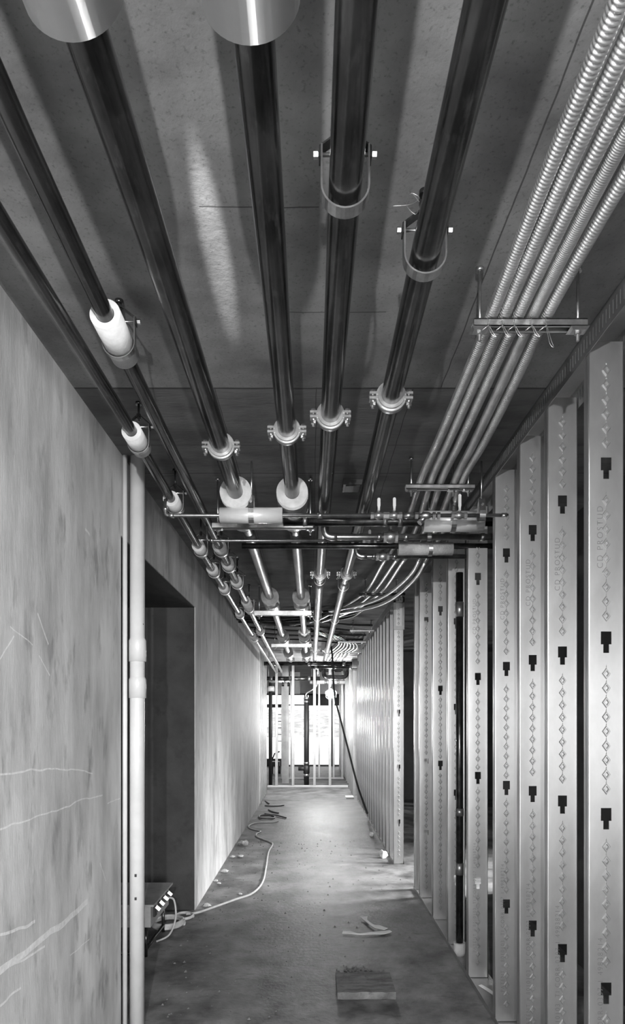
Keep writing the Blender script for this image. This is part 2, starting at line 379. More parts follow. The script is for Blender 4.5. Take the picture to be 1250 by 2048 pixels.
nlab = {1.13: 'galvanized stud just outside the right edge, third beyond the frame', 1.54: 'galvanized stud just outside the right edge, second beyond the frame',
        1.95: 'galvanized stud just outside the right edge, next to the frame',
        2.346: 'galvanized steel stud with embossed diamonds, rightmost and closest of the row',
        2.754: 'galvanized steel stud second from the right, before the wide dark gap',
        3.125: 'galvanized steel stud third from the right with stencilled code low on its web',
        3.546: 'galvanized steel stud fourth from the right where the small pipe ends',
        4.153: 'galvanized steel stud directly right of the dark vertical drain pipe',
        4.77: 'galvanized steel stud directly left of the dark vertical drain pipe',
        5.36: 'galvanized stud second to the left of the dark vertical drain pipe',
        6.02: 'narrow looking galvanized stud one short of the end of the near row',
        6.31: 'doubled end stud closing the near row beside the opening'}
hole_px = {2.346: [1283, 1636, 1985], 2.754: [1310, 1608, 1905], 3.125: [1065, 1325, 1587, 1856], 3.546: [1110, 1337, 1575, 1812],
           4.153: [1157, 1357, 1555, 1765], 4.77: [], 5.36: [1221, 1380, 1530], 6.02: [1242, 1525, 1668]}
top_hole = {2.346: 935, 2.754: 1008}
for d, i in near:
    hs = [CH+(CY-py)*d/F-.04 for py in hole_px.get(d, [])]
    if d in top_hole: hs.append(CH+(CY-top_hole[d])*d/F-.04)
    if not hs: hs = [.42, 1.03, 1.64, 2.25]
    hs = [h for h in hs if .05 < h < 2.8]
    o = solid(stud_mesh(SW, ZB, ZT, sorted(hs), diamonds=True).build('metal_stud', M_galv))
    o.location = (XR, d, 0)
    tag(o, nlab[d], 'stud', 'galvanized studs of the near right wall')
    if d in (2.346, 2.754, 3.125, 3.546, 4.153):
        rot = (PI/2, -PI/2, 0)
        lettering('CD PROSTUD', o, SW*.5-.012, -.0022, 2.13, .030, M_ink, rot)
        lettering('PATENT # 8010103  TI CORR-0307 1 49838214', o, SW*.5-.012, -.0022, .16, .027, M_ink, rot)
# slotted head track and floor track
def track(name, x0, x1, y0, y1, z, leg, up, label, slots=True, cap=False):
    m = MB(); s = 1 if up else -1; t = .0015
    m.box(x0-.002, x1+.002, y0, y1, z, z+t*s) if s > 0 else m.box(x0-.002, x1+.002, y0, y1, z-t, z)
    for xx in (x0-.0035, x1+.002):
        if slots:
            zt = z; za = z-.022; zb_ = z-leg+.022; zl = z-leg
            m.box(xx, xx+t, y0, y1, za, zt).box(xx, xx+t, y0, y1, zl, zb_)
            y = y0
            while y < y1-.03:
                m.box(xx, xx+t, y, y+.019, zb_, za); y += .0254
            m.box(xx, xx+t, min(y, y1-.01), y1, zb_, za)
        else:
            m.box(xx, xx+t, y0, y1, min(z, z+leg*s), max(z, z+leg*s))
    o = m.build(name, M_track); return tag(o, label, 'track')
track('head_track', XR, XR+SW, -1, 6.36, CEIL-.001, .088, False, 'slotted steel head track along the ceiling above the near right studs')
track('floor_track', XR, XR+SW, -1, 6.36, .001, .03, True, 'steel floor track along the foot of the near right studs', slots=False)
X2 = .912
track('head_track', X2, X2+.11, 7.42, 13.45, CEIL-.005, .085, False, 'slotted steel head track above the far right row of studs')
track('floor_track', X2, X2+.11, 7.42, 13.45, .001, .03, True, 'steel floor track under the far right row of studs', slots=False)
ORD = ['first', 'second', 'third', 'fourth', 'fifth', 'sixth', 'seventh', 'eighth', 'ninth', 'tenth', 'eleventh', 'twelfth', 'thirteenth', 'fourteenth', 'fifteenth', 'sixteenth']
fd = [7.44]+[7.86+.39*i for i in range(15)]
base = stud_mesh(.11, ZB, ZT, [.42, 1.03, 1.64], True).build('metal_stud', M_galv); solid(base)
base.location = (X2, 7.44, 0); tag(base, 'galvanized stud at the near end of the far right row, beyond the opening', 'stud', 'galvanized studs of the far right wall')
simple = solid(stud_mesh(.11, ZB, ZT, [.42, 1.03, 1.64], False, r=.009).build('metal_stud', M_galv))
simple.location = (X2, fd[1], 0); tag(simple, 'galvanized stud second from the near end of the far right row', 'stud', 'packed studs of the far right wall')
for i, d in enumerate(fd[2:]):
    c = simple.copy(); COL.objects.link(c); c.location = (X2, d, 0)
    c['label'] = 'galvanized stud %s from the near end of the far right row' % ORD[i+2]
for i, d in enumerate((14.25, 14.65, 15.05, 15.45)):
    c = simple.copy(); COL.objects.link(c); c.location = (.87, d, 0)
    c['label'] = '%s galvanized stud, from the camera, of the short bright row past the far right row' % ORD[i]; c['group'] = 'short row of studs at the far right'
for i, d in enumerate((12.75, 13.15, 13.55, 13.95, 14.35)):
    c = simple.copy(); COL.objects.link(c); c.location = (-.96-.11, d, 0)
    c['label'] = '%s galvanized stud beyond the end of the left concrete wall' % ORD[i]; c['group'] = 'studs beyond the left concrete wall'
# header box above the far row's end
hbx = MB().box(X2-.004, X2+.114, 7.40, 7.415, 2.60, 2.64).box(X2-.004, X2+.02, 7.40, 7.415, 2.64, CEIL-.01).box(X2+.094, X2+.114, 7.40, 7.415, 2.64, CEIL-.01).box(X2-.004, X2+.114, 7.40, 7.415, CEIL-.07, CEIL-.055)
for k in range(5): hbx.box(X2+.004+k*.024, X2+.016+k*.024, 7.40, 7.415, CEIL-.055, CEIL-.02)
hbx.box(X2-.004, X2+.114, 7.40, 7.415, CEIL-.02, CEIL-.008)
tag(hbx.build('track_end_bracket', M_track), 'slotted bracket framing a dark slot at the top of the far right row', 'bracket')
# cross partitions at the end
end_lab = ['pale thin stud at the left of the end partition, beside the slim black pipe', 'pale thin stud just right of the built-up column', 'pale thin stud right of the thick black pipe', 'pale thin stud below the hanging lamp']
for px, l in zip((553, 586, 629, 660), end_lab):
    o = solid(stud_mesh(.09, ZB, ZT, [], False, fl=.06).build('metal_stud', M_galv)); p = W(px, 1500, 15.95)
    o.rotation_euler = (0, 0, PI/2); o.location = (p.x+.03, 15.95, 0); tag(o, l, 'stud', 'studs of the end partition')
l2 = ['thin stud of the rear partition, just left of the thick black pipe', 'thin stud of the rear partition, between the thick black pipe and the lamp', 'thin stud of the rear partition, under the lamp cable', 'thin stud of the rear partition at its right end', 'thin stud of the rear partition at its left end']
for px, l in zip((582, 638, 667, 684, 564), l2):
    o = solid(stud_mesh(.09, ZB, ZT, [], False, fl=.05).build('metal_stud', M_galv)); p = W(px, 1500, 18.2)
    o.rotation_euler = (0, 0, PI/2); o.location = (p.x+.03, 18.2, 0); tag(o, l, 'stud', 'studs of the rear partition')
tag(MB().box(-1.05, .87, 15.94, 16.05, .001, .012).box(-1.05, .87, 15.94, 15.942, 0.012, .04).box(-1.05, .87, 16.048, 16.05, .012, .04).build('floor_track', M_dry), 'pale floor track across the corridor end', 'track')
tag(MB().box(-1.0, .87, 18.18, 18.3, .001, .012).box(-1., .87, 18.18, 18.182, .012, .04).box(-1, .87, 18.298, 18.3, .012, .04).build('floor_track', M_dry), 'pale floor track of the rear partition', 'track')
# stud wall on the right of the end room
for i in range(10):
    c = simple.copy(); COL.objects.link(c); c.location = (.90, 16.3+.62*i, 0)
    c['label'] = '%s bright stud, from the camera, lining the right side of the end room' % ORD[i]; c['group'] = 'studs lining the end room'
# built-up column
cw = empty('stud_column', W(571, 1566, 17.0), 'grey built-up steel column left of the thick black pipe', 'column')
cw.location.z = 0; cx = cw.location.x
MB().box(cx-.085, cx+.085, 16.93, 17.08, 0, CEIL).build('column_body', M_track, cw)
m = MB()
for k in range(30): m.box(cx-.02, cx+.02, 16.924, 16.93, .1+k*.09, .14+k*.09)
m.build('embossing', M_track, cw)
# wide band of pale panels above the end partition
pb = MB()
for x0, x1 in ((-.78, -.58), (-.47, -.36), (.12, .60)): pb.box(x0, x1, 19.0, 19.03, 2.30, 2.62)
for px0, px1, l in ((554, 571, 'small pale panel hung over the end windows, left of the column'), (588, 600, 'small pale panel hung over the end windows, left of the thick black pipe'), (633, 697, 'wide pale panel hung over the end windows behind the lamp')):
    a = W(px0, 1368, 19.2); c = W(px1, 1388, 19.2)
    tag(MB().box(a.x, c.x, 19.2, 19.22, c.z, a.z+.5).build('ceiling_panel', M_dry), l, 'panel')

# ------------------------------------------------------------------ overhead pipes
CAMV = Vector((0, 0, CH))
def Zc(z): return CH+z
def coupling(parent, p, r, t=Vector((0, 1, 0))):
    w_ = .024; c = Vector(p)
    m = MB(); m.ring(c-t*w_, c+t*w_, r+.012, r-.001, 30); m.ring(c-t*w_*.55, c+t*w_*.55, r+.019, r+.01, 30)
    for s in (-1, 1):
        for zz in (.006, -.012):
            m.box(c.x+s*(r+.026)-.017, c.x+s*(r+.026)+.017, c.y-.017, c.y+.017, c.z+zz, c.z+zz+.009)
    o = m.build('coupling', M_zinc_dark, parent)
    for s in (-1, 1):
        x = c.x+s*(r+.030); b_ = MB().tube([(x, c.y, c.z-.040), (x, c.y, c.z+.028)], .0052, 10)
        b_.hexa((x, c.y, c.z-.030), (x, c.y, c.z-.019), .0105).hexa((x, c.y, c.z+.016), (x, c.y, c.z+.026), .0105)
        b_.build('bolt', M_zinc, o)
M_zinc_dark = mat('coupling_iron', .30, .5, .35, .8, scale=20)
def clevis(p, r, top, label, group=None, w_=.012, th=.003, m1=M_zinc, oy=0, px_off=0):
    """clevis hanger around a pipe of radius r at p with pivot bolt at height top"""
    x, y, z = p
    e = empty('clevis_hanger', (x, y, CEIL), label, 'hanger', group)
    rr = r+.004; poly = [(x-rr, top+.012), (x-rr, z)]+arc((x, z), rr, 180, 360, 16)[1:]+[(x+rr, top+.012)]
    MB().strap(poly, y-w_, y+w_, th).build('strap', m1, e)
    ya = top+max(.045, r*.8); ya = min(ya, CEIL-.02)
    MB().strap([(x-rr-.004, top-.014), (x-rr-.004, top+.010), (x-.010, ya), (x+.010, ya), (x+rr+.004, top+.010), (x+rr+.004, top-.014)], y-w_*.8, y+w_*.8, th).build('yoke', M_steel, e)
    bl = MB().tube([(x-rr-.016, y, top), (x+rr+.016, y, top)], .0045, 10); bl.hexa((x-rr-.018, y, top), (x-rr-.008, y, top), .009); bl.hexa((x+rr+.008, y, top), (x+rr+.018, y, top), .009)
    bl.build('bolt', M_zinc, e)
    rd = MB().tube([(x, y, ya-.022), (x, y, CEIL)], .0048, 10); rd.hexa((x, y, ya+.002), (x, y, ya+.010), .010).hexa((x, y, ya-.012), (x, y, ya-.003), .010); rd.tube([(x, y, CEIL-.012), (x, y, CEIL)], .014, 16)
    rd.build('threaded_rod', M_steel, e)
    return e
# main four black pipes: (ratio X/Z, Z, radius, far end, label)
PZ = 1.20
def pline(ratios, zz):
    """ratios: list of (depth, x, z above camera)"""
    return [Vector((x, y, Zc(z))) for (y, x, z) in ratios]
def path_at(P, y):
    for a, b_ in zip(P, P[1:]):
        if a.y <= y <= b_.y:
            t = (y-a.y)/(b_.y-a.y); return a.lerp(b_, t)
    return P[-1].copy()
def densify(P, step=.25):
    out = []
    for a, b_ in zip(P, P[1:]):
        n = max(1, int((b_-a).length/step)); out += [a.lerp(b_, k/n) for k in range(n)]
    return out+[P[-1]]
pA = pline([(-1.8, -.388, 1.2), (2.9, -.396, 1.2), (3.6, -.400, 1.2), (14, -.41, 1.18)], 0)
pB = pline([(-1.8, -.100, 1.2), (2.9, -.102, 1.2), (14, -.098, 1.18)], 0)
pC = pline([(-1.8, .080, 1.2), (14.5, .060, 1.2)], 0)
pD = pline([(-1.8, .282, 1.2), (2.8, .296, 1.2), (14.5, .262, 1.2)], 0)
R4 = .0372
def main_pipe(P, r, label, coups, split):
    e = empty('steel_pipe', P[0], label, 'pipe')
    near_p = [p for p in densify(P) if p.y <= split]; near_p.append(path_at(P, split))
    far_p = [path_at(P, split)]+[p for p in densify(P) if p.y > split+.05]
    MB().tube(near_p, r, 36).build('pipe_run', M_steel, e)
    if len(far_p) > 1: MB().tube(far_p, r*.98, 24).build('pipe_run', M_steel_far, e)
    for y in coups: coupling(e, path_at(P, y), r)
    return e
def dep(y, z=PZ): return F*z/(CY-y)
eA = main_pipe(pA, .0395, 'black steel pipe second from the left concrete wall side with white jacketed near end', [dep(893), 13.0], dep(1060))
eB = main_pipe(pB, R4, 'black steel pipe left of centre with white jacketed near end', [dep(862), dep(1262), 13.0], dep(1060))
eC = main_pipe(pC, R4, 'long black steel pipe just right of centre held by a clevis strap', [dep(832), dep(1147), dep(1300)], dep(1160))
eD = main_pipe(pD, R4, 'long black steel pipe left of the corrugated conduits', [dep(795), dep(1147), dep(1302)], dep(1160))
def sleeve(parent, P, y0, y1, ro, ri, m, nm='insulation_sleeve', m_end=None):
    return MB().ring(path_at(P, y0), path_at(P, y1), ro, ri, 40).build(nm, m, parent)
RJ = .083
sleeve(eA, pA, -1.6, 1.105, RJ, .04, M_jacket, 'insulation_jacket'); sleeve(eB, pB, -1.6, 1.110, RJ, .038, M_jacket, 'insulation_jacket')
for P, e in ((pA, eA), (pB, eB)):
    for y0, y1, mm in ((3.52, 3.98, M_foam), (6.45, 7.0, M_foam_grey), (9.4, 9.9, M_foam_grey), (11.6, 12.1, M_foam_grey)):
        sleeve(e, P, y0, y1, RJ, .038, mm)
        MB().ring(path_at(P, y0+.04), path_at(P, y1-.02), RJ+.0015, RJ, 40).build('jacket_band', M_zinc, e)
# two slimmer pipes near the left wall
pE = pline([(-1.5, -.64, 1.345), (.9, -.632, 1.30), (1.5, -.630, 1.265), (2.1, -.628, 1.232), (3.0, -.628, 1.212), (4.6, -.628, 1.185), (7.5, -.634, 1.12), (10, -.64, 1.08), (14.5, -.64, 1.04)], 0)
pF = pline([(-1.5, -.76, 1.22), (1.95, -.755, 1.215), (2.84, -.745, 1.195), (4.6, -.745, 1.14), (6.3, -.745, 1.11), (10, -.76, 1.07), (14.5, -.76, 1.03)], 0)
eE = empty('steel_pipe', pE[0], 'dark two inch pipe carried in a big white sleeve, second from the left wall', 'pipe')
MB().tube(densify(smooth_path(pE, 5), .2), .0265, 28).build('pipe_run', M_steel, eE)
eF = empty('steel_pipe', pF[0], 'scuffed slim pipe running closest to the left concrete wall', 'pipe')
MB().tube(densify(smooth_path(pF, 5), .2), .023, 28).build('pipe_run', M_steel, eF)
def sleeve_hanger(P, e, y, ln, ro, ri, label, drop=.07, group='sleeved clevis hangers of the two left pipes'):
    c = path_at(P, y); a = path_at(P, y-ln/2); b_ = path_at(P, y+ln/2)
    MB().ring(a, b_, ro, ri, 36).build('insulation_sleeve', M_foam, e)
    q = path_at(P, y+ln*.18); clevis(q, ro+.001, q.z+drop, label, group, w_=.011)
def ydep(P, py):
    lo, hi = .5, 14.4
    for _ in range(40):
        mid = (lo+hi)/2; p = path_at(P, mid); yy = CY-(p.z-CH)*F/mid
        if yy < py: lo = mid
        else: hi = mid
    return lo
sleeve_hanger(pE, eE, ydep(pE, 672), .22, .047, .028, 'zinc clevis hanger around the largest white sleeve on the left')
rest = [(pE, eE, 1097, 'second'), (pE, eE, 1130, 'third'), (pE, eE, 1165, 'fourth'), (pE, eE, 1212, 'fifth'), (pE, eE, 1262, 'sixth')]
for P, e, py, k in rest:
    sleeve_hanger(P, e, ydep(P, py), .16 if k != 'fifth' else .5, .046, .028, 'small clevis hanger, %s from the camera on the second pipe from the left wall' % k)
for P, e, py, k in [(pF, eF, 880, 'nearest to the camera'), (pF, eF, 1008, 'just above the thin horizontal pipe'), (pF, eF, 1098, 'third from the camera'), (pF, eF, 1142, 'fourth from the camera'), (pF, eF, 1178, 'fifth from the camera'), (pF, eF, 1228, 'sixth from the camera'), (pF, eF, 1275, 'seventh from the camera')]:
    sleeve_hanger(P, e, ydep(P, py), .17 if py < 1270 else .5, .041, .024, 'white sleeved clevis hanger of the left wall pipe, '+k)
# clevis hangers of the big pipes
def hang(P, y, drop, l): c = path_at(P, y); clevis(c, R4+.012, c.z+drop, l, w_=.017, th=.004)
hang(pC, 1.515, .078, 'bright U strap clevis hanger on the pipe right of centre')
hang(pD, 1.735, .068, 'bright U strap clevis hanger on the pipe beside the corrugated conduits')
for P, py, l in ((pC, 1160, 'thin ring hanger on the right of centre pipe past the valves'), (pD, 1172, 'thin ring hanger on the pipe past the valves, right one of the pair'), (pC, 1235, 'farther thin ring hanger on the right of centre pipe'), (pD, 1240, 'farther thin ring hanger on the right-hand steel pipe')):
    c = path_at(P, dep(py)); clevis(c, R4+.006, c.z+.07, l, w_=.008)
# loose wire tied to the hanger
wb = MB(); q = W(822, 412, 1.62)
wb.tube(smooth_path([q+Vector((-.045, 0, .0)), q+Vector((0, 0, .004)), q+Vector((.02, 0, .02)), q+Vector((0, 0, .03)), q+Vector((-.012, 0, .005)), q+Vector((.01, 0, -.02)), q+Vector((.02, 0, .0))], 6), .0008, 6)
wb.tube(smooth_path([q+Vector((.0, 0, .035)), q+Vector((.012, 0, .02)), q+Vector((.02, 0, .01))], 6), .0008, 6)
tag(wb.build('tie_wire', M_zinc), 'loose twist of thin tie wire above the pipe beside the conduits', 'wire')

# ------------------------------------------------------------------ struts (trapeze hangers)
def trapeze(x0, x1, y, z, rods, label, group=None, h=.022, m=M_zinc, slots=True):
    e = empty('trapeze_hanger', ((x0+x1)/2, y, z), label, 'hanger', group)
    t = .0025; hw = .0205
    mb = MB().box(x0, x1, y-hw, y+hw, z-t, z).box(x0, x1, y-hw, y-hw+t, z-h, z).box(x0, x1, y+hw-t, y+hw, z-h, z).box(x0, x1, y-hw, y-hw+.009, z-h, z-h+t).box(x0, x1, y+hw-.009, y+hw, z-h, z-h+t)
    mb.build('strut_channel', m, e)
    for rx in rods:
        r_ = MB().tube([(rx, y, z-h-.035), (rx, y, CEIL)], .0048, 10); r_.hexa((rx, y, z+.001), (rx, y, z+.009), .010).hexa((rx, y, z-h-.016), (rx, y, z-h-.006), .010)
        r_.tube([(rx, y, CEIL-.012), (rx, y, CEIL)], .012, 14)
        r_.build('threaded_rod', M_zinc, e)
        MB().add([(rx-.028, y-.024, z-h-.002), (rx+.028, y-.024, z-h-.002), (rx+.028, y+.024, z-h-.002), (rx-.028, y+.024, z-h-.002), (rx-.02, y-.014, z-h-.008), (rx+.02, y-.014, z-h-.008), (rx+.02, y+.014, z-h-.008), (rx-.02, y+.014, z-h-.008)],
                 [(0, 1, 2, 3), (7, 6, 5, 4), (0, 4, 5, 1), (1, 5, 6, 2), (2, 6, 7, 3), (3, 7, 4, 0)]).build('washer_plate', M_zinc, e)
    return e
RC = .0188
zt1 = Zc(1.205)
d1 = 2.03; a = W(945, 640, d1); c = W(1170, 640, d1)
trapeze(a.x, c.x, d1, zt1, [a.x+.022, c.x-.022], 'galvanized strut trapeze carrying the five corrugated conduits nearest the camera')
d2 = 3.50; a = W(811, 968, d2); c = W(948, 968, d2); zt2 = Zc(1.225)
trapeze(a.x, c.x, d2, zt2, [a.x+.03, (a.x+c.x)/2+.07, c.x-.03], 'second strut trapeze under the conduits, just before the valves')
# corrugated conduits: centres at (depth, x)
zc = zt1+RC+.002
cond = [[(.55, .53), (1.1, .525), (1.55, .530), (2.03, .545), (2.5, .556), (3.0, .562), (3.50, .566)],
        [(.55, .58), (1.1, .570), (1.55, .570), (2.03, .582), (2.5, .598), (3.0, .610), (3.50, .622)],
        [(.55, .625), (1.1, .616), (1.55, .615), (2.03, .626), (2.5, .645), (3.0, .662), (3.50, .675)],
        [(.55, .665), (1.1, .655), (1.55, .658), (2.03, .670), (2.5, .700), (3.0, .725), (3.50, .745)],
        [(.55, .715), (1.1, .708), (1.55, .706), (2.03, .712), (2.5, .745), (3.0, .770), (3.50, .784)]]
tails = [[(4.4, .60, 1.24), (5.3, .57, 1.25), (6.55, .52, 1.25), (7.6, .30, 1.26), (8.6, .05, 1.28), (9.2, -.3, 1.3)],
         [(4.4, .68, 1.24), (5.3, .66, 1.25), (6.55, .60, 1.25), (7.8, .42, 1.26), (8.8, .12, 1.29)],
         [(4.4, .74, 1.24), (5.3, .72, 1.25), (6.55, .68, 1.25), (7.6, .50, 1.26), (8.4, .25, 1.27)],
         [(4.4, .81, 1.24), (5.0, .83, 1.25), (5.6, .83, 1.22), (6.4, .72, 1.2), (7.0, .50, 1.2), (7.6, .2, 1.24)],
         [(4.3, .86, 1.24), (5.0, .88, 1.24), (5.6, .88, 1.2), (6.3, .80, 1.17), (6.8, .66, 1.16), (7.3, .44, 1.19), (8.0, .2, 1.26)]]
clab = ['corrugated metal conduit, leftmost of the five', 'corrugated metal conduit second from the left', 'middle one of the five corrugated metal conduits', 'finely ribbed metal conduit, fourth of the five', 'corrugated metal conduit closest to the stud wall']
for k, (cp, tl) in enumerate(zip(cond, tails)):
    zz = [zc, zc, zc, zc, zc-.002+.01, zc+.012, zt2+RC]
    P = smooth_path([Vector((x, y, z)) for (y, x), z in zip(cp, zz)]+[Vector((x, y, Zc(z))) for (y, x, z) in tl], 10)
    # resample by length
    L = [0]
    for p, q in zip(P, P[1:]): L.append(L[-1]+(q-p).length)
    pitch = .0108 if k != 3 else .0065; amp = .0017 if k != 3 else .0008
    pts, rs = [], []; s = 0; i = 0
    while s < L[-1]:
        while L[i+1] < s: i += 1
        t = (s-L[i])/(L[i+1]-L[i]); p = P[i].lerp(P[i+1], t); pts.append(p)
        if p.y < 5.2: rs.append(RC-2*amp*max(0, -math.cos(2*PI*s/pitch))**1.0-amp*.3*(1-math.cos(2*PI*s/pitch))); s += pitch/6
        else: rs.append(RC-.002); s += .06
    o = MB().tube(pts, rs, 16 if k != 9 else 16).build('flexible_conduit', M_flex)
    tag(o, clab[k]+', sweeping left beyond the valves', 'conduit', 'corrugated conduits on the trapezes')
# tie wires on first trapeze
for k, (px, l) in enumerate(((975, 'leftmost, beside the strut end'), (1003, 'second from the left'), (1027, 'in the middle'), (1062, 'second from the right'), (1090, 'rightmost, with the long dangling loop'))):
    p = W(px, 650, d1-.024); lo = .05 if k == 4 else .025; m = MB()
    m.tube(smooth_path([Vector((p.x-.002, d1-.03, zt1+.036)), Vector((p.x, d1-.028, zt1+.0)), Vector((p.x+.002, d1-.03, zt1-.03)), Vector((p.x+.012, d1-.03, zt1-.03-lo)), Vector((p.x+.024, d1-.03, zt1-.03-lo*1.25)), Vector((p.x+.016, d1-.03, zt1-.03-lo*.8)), Vector((p.x+.004, d1-.03, zt1-.028))], 6), .0009, 6)
    m.tube([(p.x-.018, d1-.03, zt1-.042), (p.x, d1-.03, zt1-.028), (p.x+.006, d1-.03, zt1-.02)], .0009, 6)
    tag(m.build('tie_wire', M_zinc), 'thin tie wire twisted under the near conduit trapeze, '+l, 'wire', 'tie wires on the near trapeze')
# trapeze under jackets
zj = Zc(1.2)-RJ-.003
a = W(425, 1050, 3.8); c = W(626, 1050, 3.8)
trapeze(a.x, c.x, 3.8, zj, [a.x+.03, c.x-.015], 'perforated strut trapeze under the two insulated pipes above the small white sleeve', h=.03)
for y, l in ((6.8, 'strut trapeze under the grey insulated pipes, halfway down the corridor'), (9.7, 'small far strut trapeze under the grey insulated pipes')):
    za = path_at(pA, y).z-RJ-.003; trapeze(-.58, 0.0, y, za, [-.53, -.015], l, h=.05)
a = W(718, 1186, 6.5); c = W(803, 1186, 6.5)
trapeze(a.x, c.x, 6.5, Zc(1.25)-RC-.003, [a.x+.06, c.x-.05], 'dark strut trapeze where the conduits sweep left past the valves', m=M_steel)
for px0, px1, py, l in ((676, 732, 1283, 'far strut trapeze under the bundle of looping conduits, near one'), (682, 724, 1304, 'far strut trapeze under the bundle of looping conduits, rear one'), (700, 748, 1260, 'far thin strut beside the right stud wall')):
    d = dep(py, 1.24); a = W(px0, py, d); c = W(px1, py, d); trapeze(a.x, c.x, d, a.z, [a.x+.04, c.x-.04], l)

# ------------------------------------------------------------------ cross pipes and valves
def elbow_path(pts, rad=.03, n=5):
    P = [Vector(p) for p in pts]; out = [P[0]]
    for i in range(1, len(P)-1):
        a = (P[i-1]-P[i]).normalized(); b_ = (P[i+1]-P[i]).normalized()
        s_, e_ = P[i]+a*rad, P[i]+b_*rad
        for k in range(n+1):
            t = k/n; out.append(s_*(1-t)**2+P[i]*2*t*(1-t)+e_*t*t)
    out.append(P[-1]); return out
# A
dA = 3.55; yA = W(400, 1031, dA).z
a0 = W(331, 978, dA); 
eX = empty('copper_pipe', (a0.x, dA, yA), 'thin horizontal pipe crossing under all overhead pipes with a white sleeve', 'pipe')
MB().tube(elbow_path([(a0.x, dA, path_at(pF, dA).z-.004), (a0.x, dA, yA), (W(1016, 1031, dA).x, dA, yA)], .02), .0105, 18).build('pipe_run', M_copper, eX)
for (px, py, vert) in ((331, 985, 1), (333, 1018, 1), (343, 1031, 0), (640, 1031, 0), (1008, 1031, 0)):
    p = W(px, py, dA); m = MB()
    if vert: m.ring((a0.x, dA, p.z-.012), (a0.x, dA, p.z+.012), .0135, .010)
    else: m.ring((p.x-.014, dA, yA), (p.x+.014, dA, yA), .0135, .010)
    m.build('fitting', M_zinc, eX)
MB().ring((W(440, 0, dA).x, dA, yA), (W(565, 0, dA).x, dA, yA), .041, .012, 40).build('insulation_sleeve', M_jacket, eX)
def strap_hanger(x, y, z, r, label, w_=.014, hrod=None):
    e = empty('strap_hanger', (x, y, CEIL), label, 'hanger')
    th = .0022; poly = [(y-.0, z+r+.075)]
    m = MB(); pts = [(-.004, r+.06), (-.012, r+.045), (-r-.001, r*.6)]+[(-(r+.002)*math.cos(a), (r+.002)*math.sin(a)) for a in [math.radians(v) for v in range(0, -181, -15)]]+[(r+.001, r*.6), (.012, r+.045), (.004, r+.06)]
    vs = []; n = len(pts)
    for (yy, zz) in pts:
        for (xx, s) in ((x-w_, 1), (x+w_, 1), (x+w_, 1+.03), (x-w_, 1+.03)): vs.append((xx, y+yy*s, z+zz*s))
    m.add(vs, [(i*4+j, i*4+(j+1) % 4, (i+1)*4+(j+1) % 4, (i+1)*4+j) for i in range(n-1) for j in range(4)]+[(3, 2, 1, 0), tuple((n-1)*4+j for j in range(4))])
    m.build('strap', M_zinc, e)
    MB().tube([(x, y, z+r+.05), (x, y, CEIL)], .0045, 10).hexa((x, y, z+r+.056), (x, y, z+r+.066), .009).build('threaded_rod', M_zinc, e)
    MB().hexa((x, y-r*.8-.006, z+r+.022), (x, y-r*.5, z+r+.022), .007).build('bolt', M_zinc, e)
    return e
strap_hanger(W(503, 0, dA).x, dA, yA, .0415, 'strap hanger around the small white sleeve on the thin cross pipe')
strap_hanger(W(963, 0, dA).x, dA, yA, .030, 'wide bright strap hanger near the stud wall on the thin cross pipe', w_=.016)
def valve(parent, px, y, z, r, handle=True, hm=M_jacket, lean=0, hl=.07):
    x = (px-CX)*y/F
    m = MB().ring((x-.035, y, z), (x+.035, y, z), r*1.35, r*.9, 24).sphere((x, y, z), r*1.75, 16, 10, (1.2, 1, 1)).tube([(x, y, z), (x, y, z+r*2.4)], r*.5, 12)
    for s in (-1, 1): m.hexa((x+s*.026, y, z), (x+s*.042, y, z), r*1.6)
    v = m.build('valve_body', M_zinc_dark, parent)
    if handle:
        w_ = .008; z0 = z+r*2.2; vs = [(x-w_*.7, y-.02, z0), (x+w_*.7, y-.02, z0), (x+w_*.8, y-.02, z0+.015), (x+w_, y-.02, z0+.02), (x+w_, y-.02, z0+hl-.006), (x+w_*.5, y-.02, z0+hl), (x-w_*.5, y-.02, z0+hl), (x-w_, y-.02, z0+hl-.006), (x-w_, y-.02, z0+.02), (x-w_*.8, y-.02, z0+.015)]
        n = len(vs); vs2 = [(a_, b_+.004, c_) for (a_, b_, c_) in vs]
        h = MB().add(vs+vs2, [tuple(range(n)), tuple(reversed(range(n, 2*n)))]+[(i, n+i, n+(i+1) % n, (i+1) % n) for i in range(n)]); h.box(x-.006, x+.006, y-.02, y, z0-.004, z0+.002)
        h.build('valve_handle', hm, parent)
for px, hl in ((757, .062), (788, .064)): valve(eX, px, dA, yA, .0115, hl=hl)
valve(eX, 918, dA, yA, .0115, hl=.082)
m = MB()
for px in (797, 833, 868, 877): m.hexa((W(px, 0, dA).x-.008, dA, yA), (W(px, 0, dA).x+.008, dA, yA), .018)
m.ring((W(808, 0, dA).x, dA, yA), (W(826, 0, dA).x, dA, yA), .016, .010)
p = W(852, 1031, dA); m.sphere((p.x, dA, yA), .02, 14, 9, (1.6, 1, 1)); m.tube([(p.x, dA, yA), (p.x-.03, dA-.01, yA-.036)], .012, 14); m.hexa((p.x-.026, dA-.009, yA-.032), (p.x-.036, dA-.012, yA-.044), .016)
m.build('strainer_and_unions', M_zinc, eX)
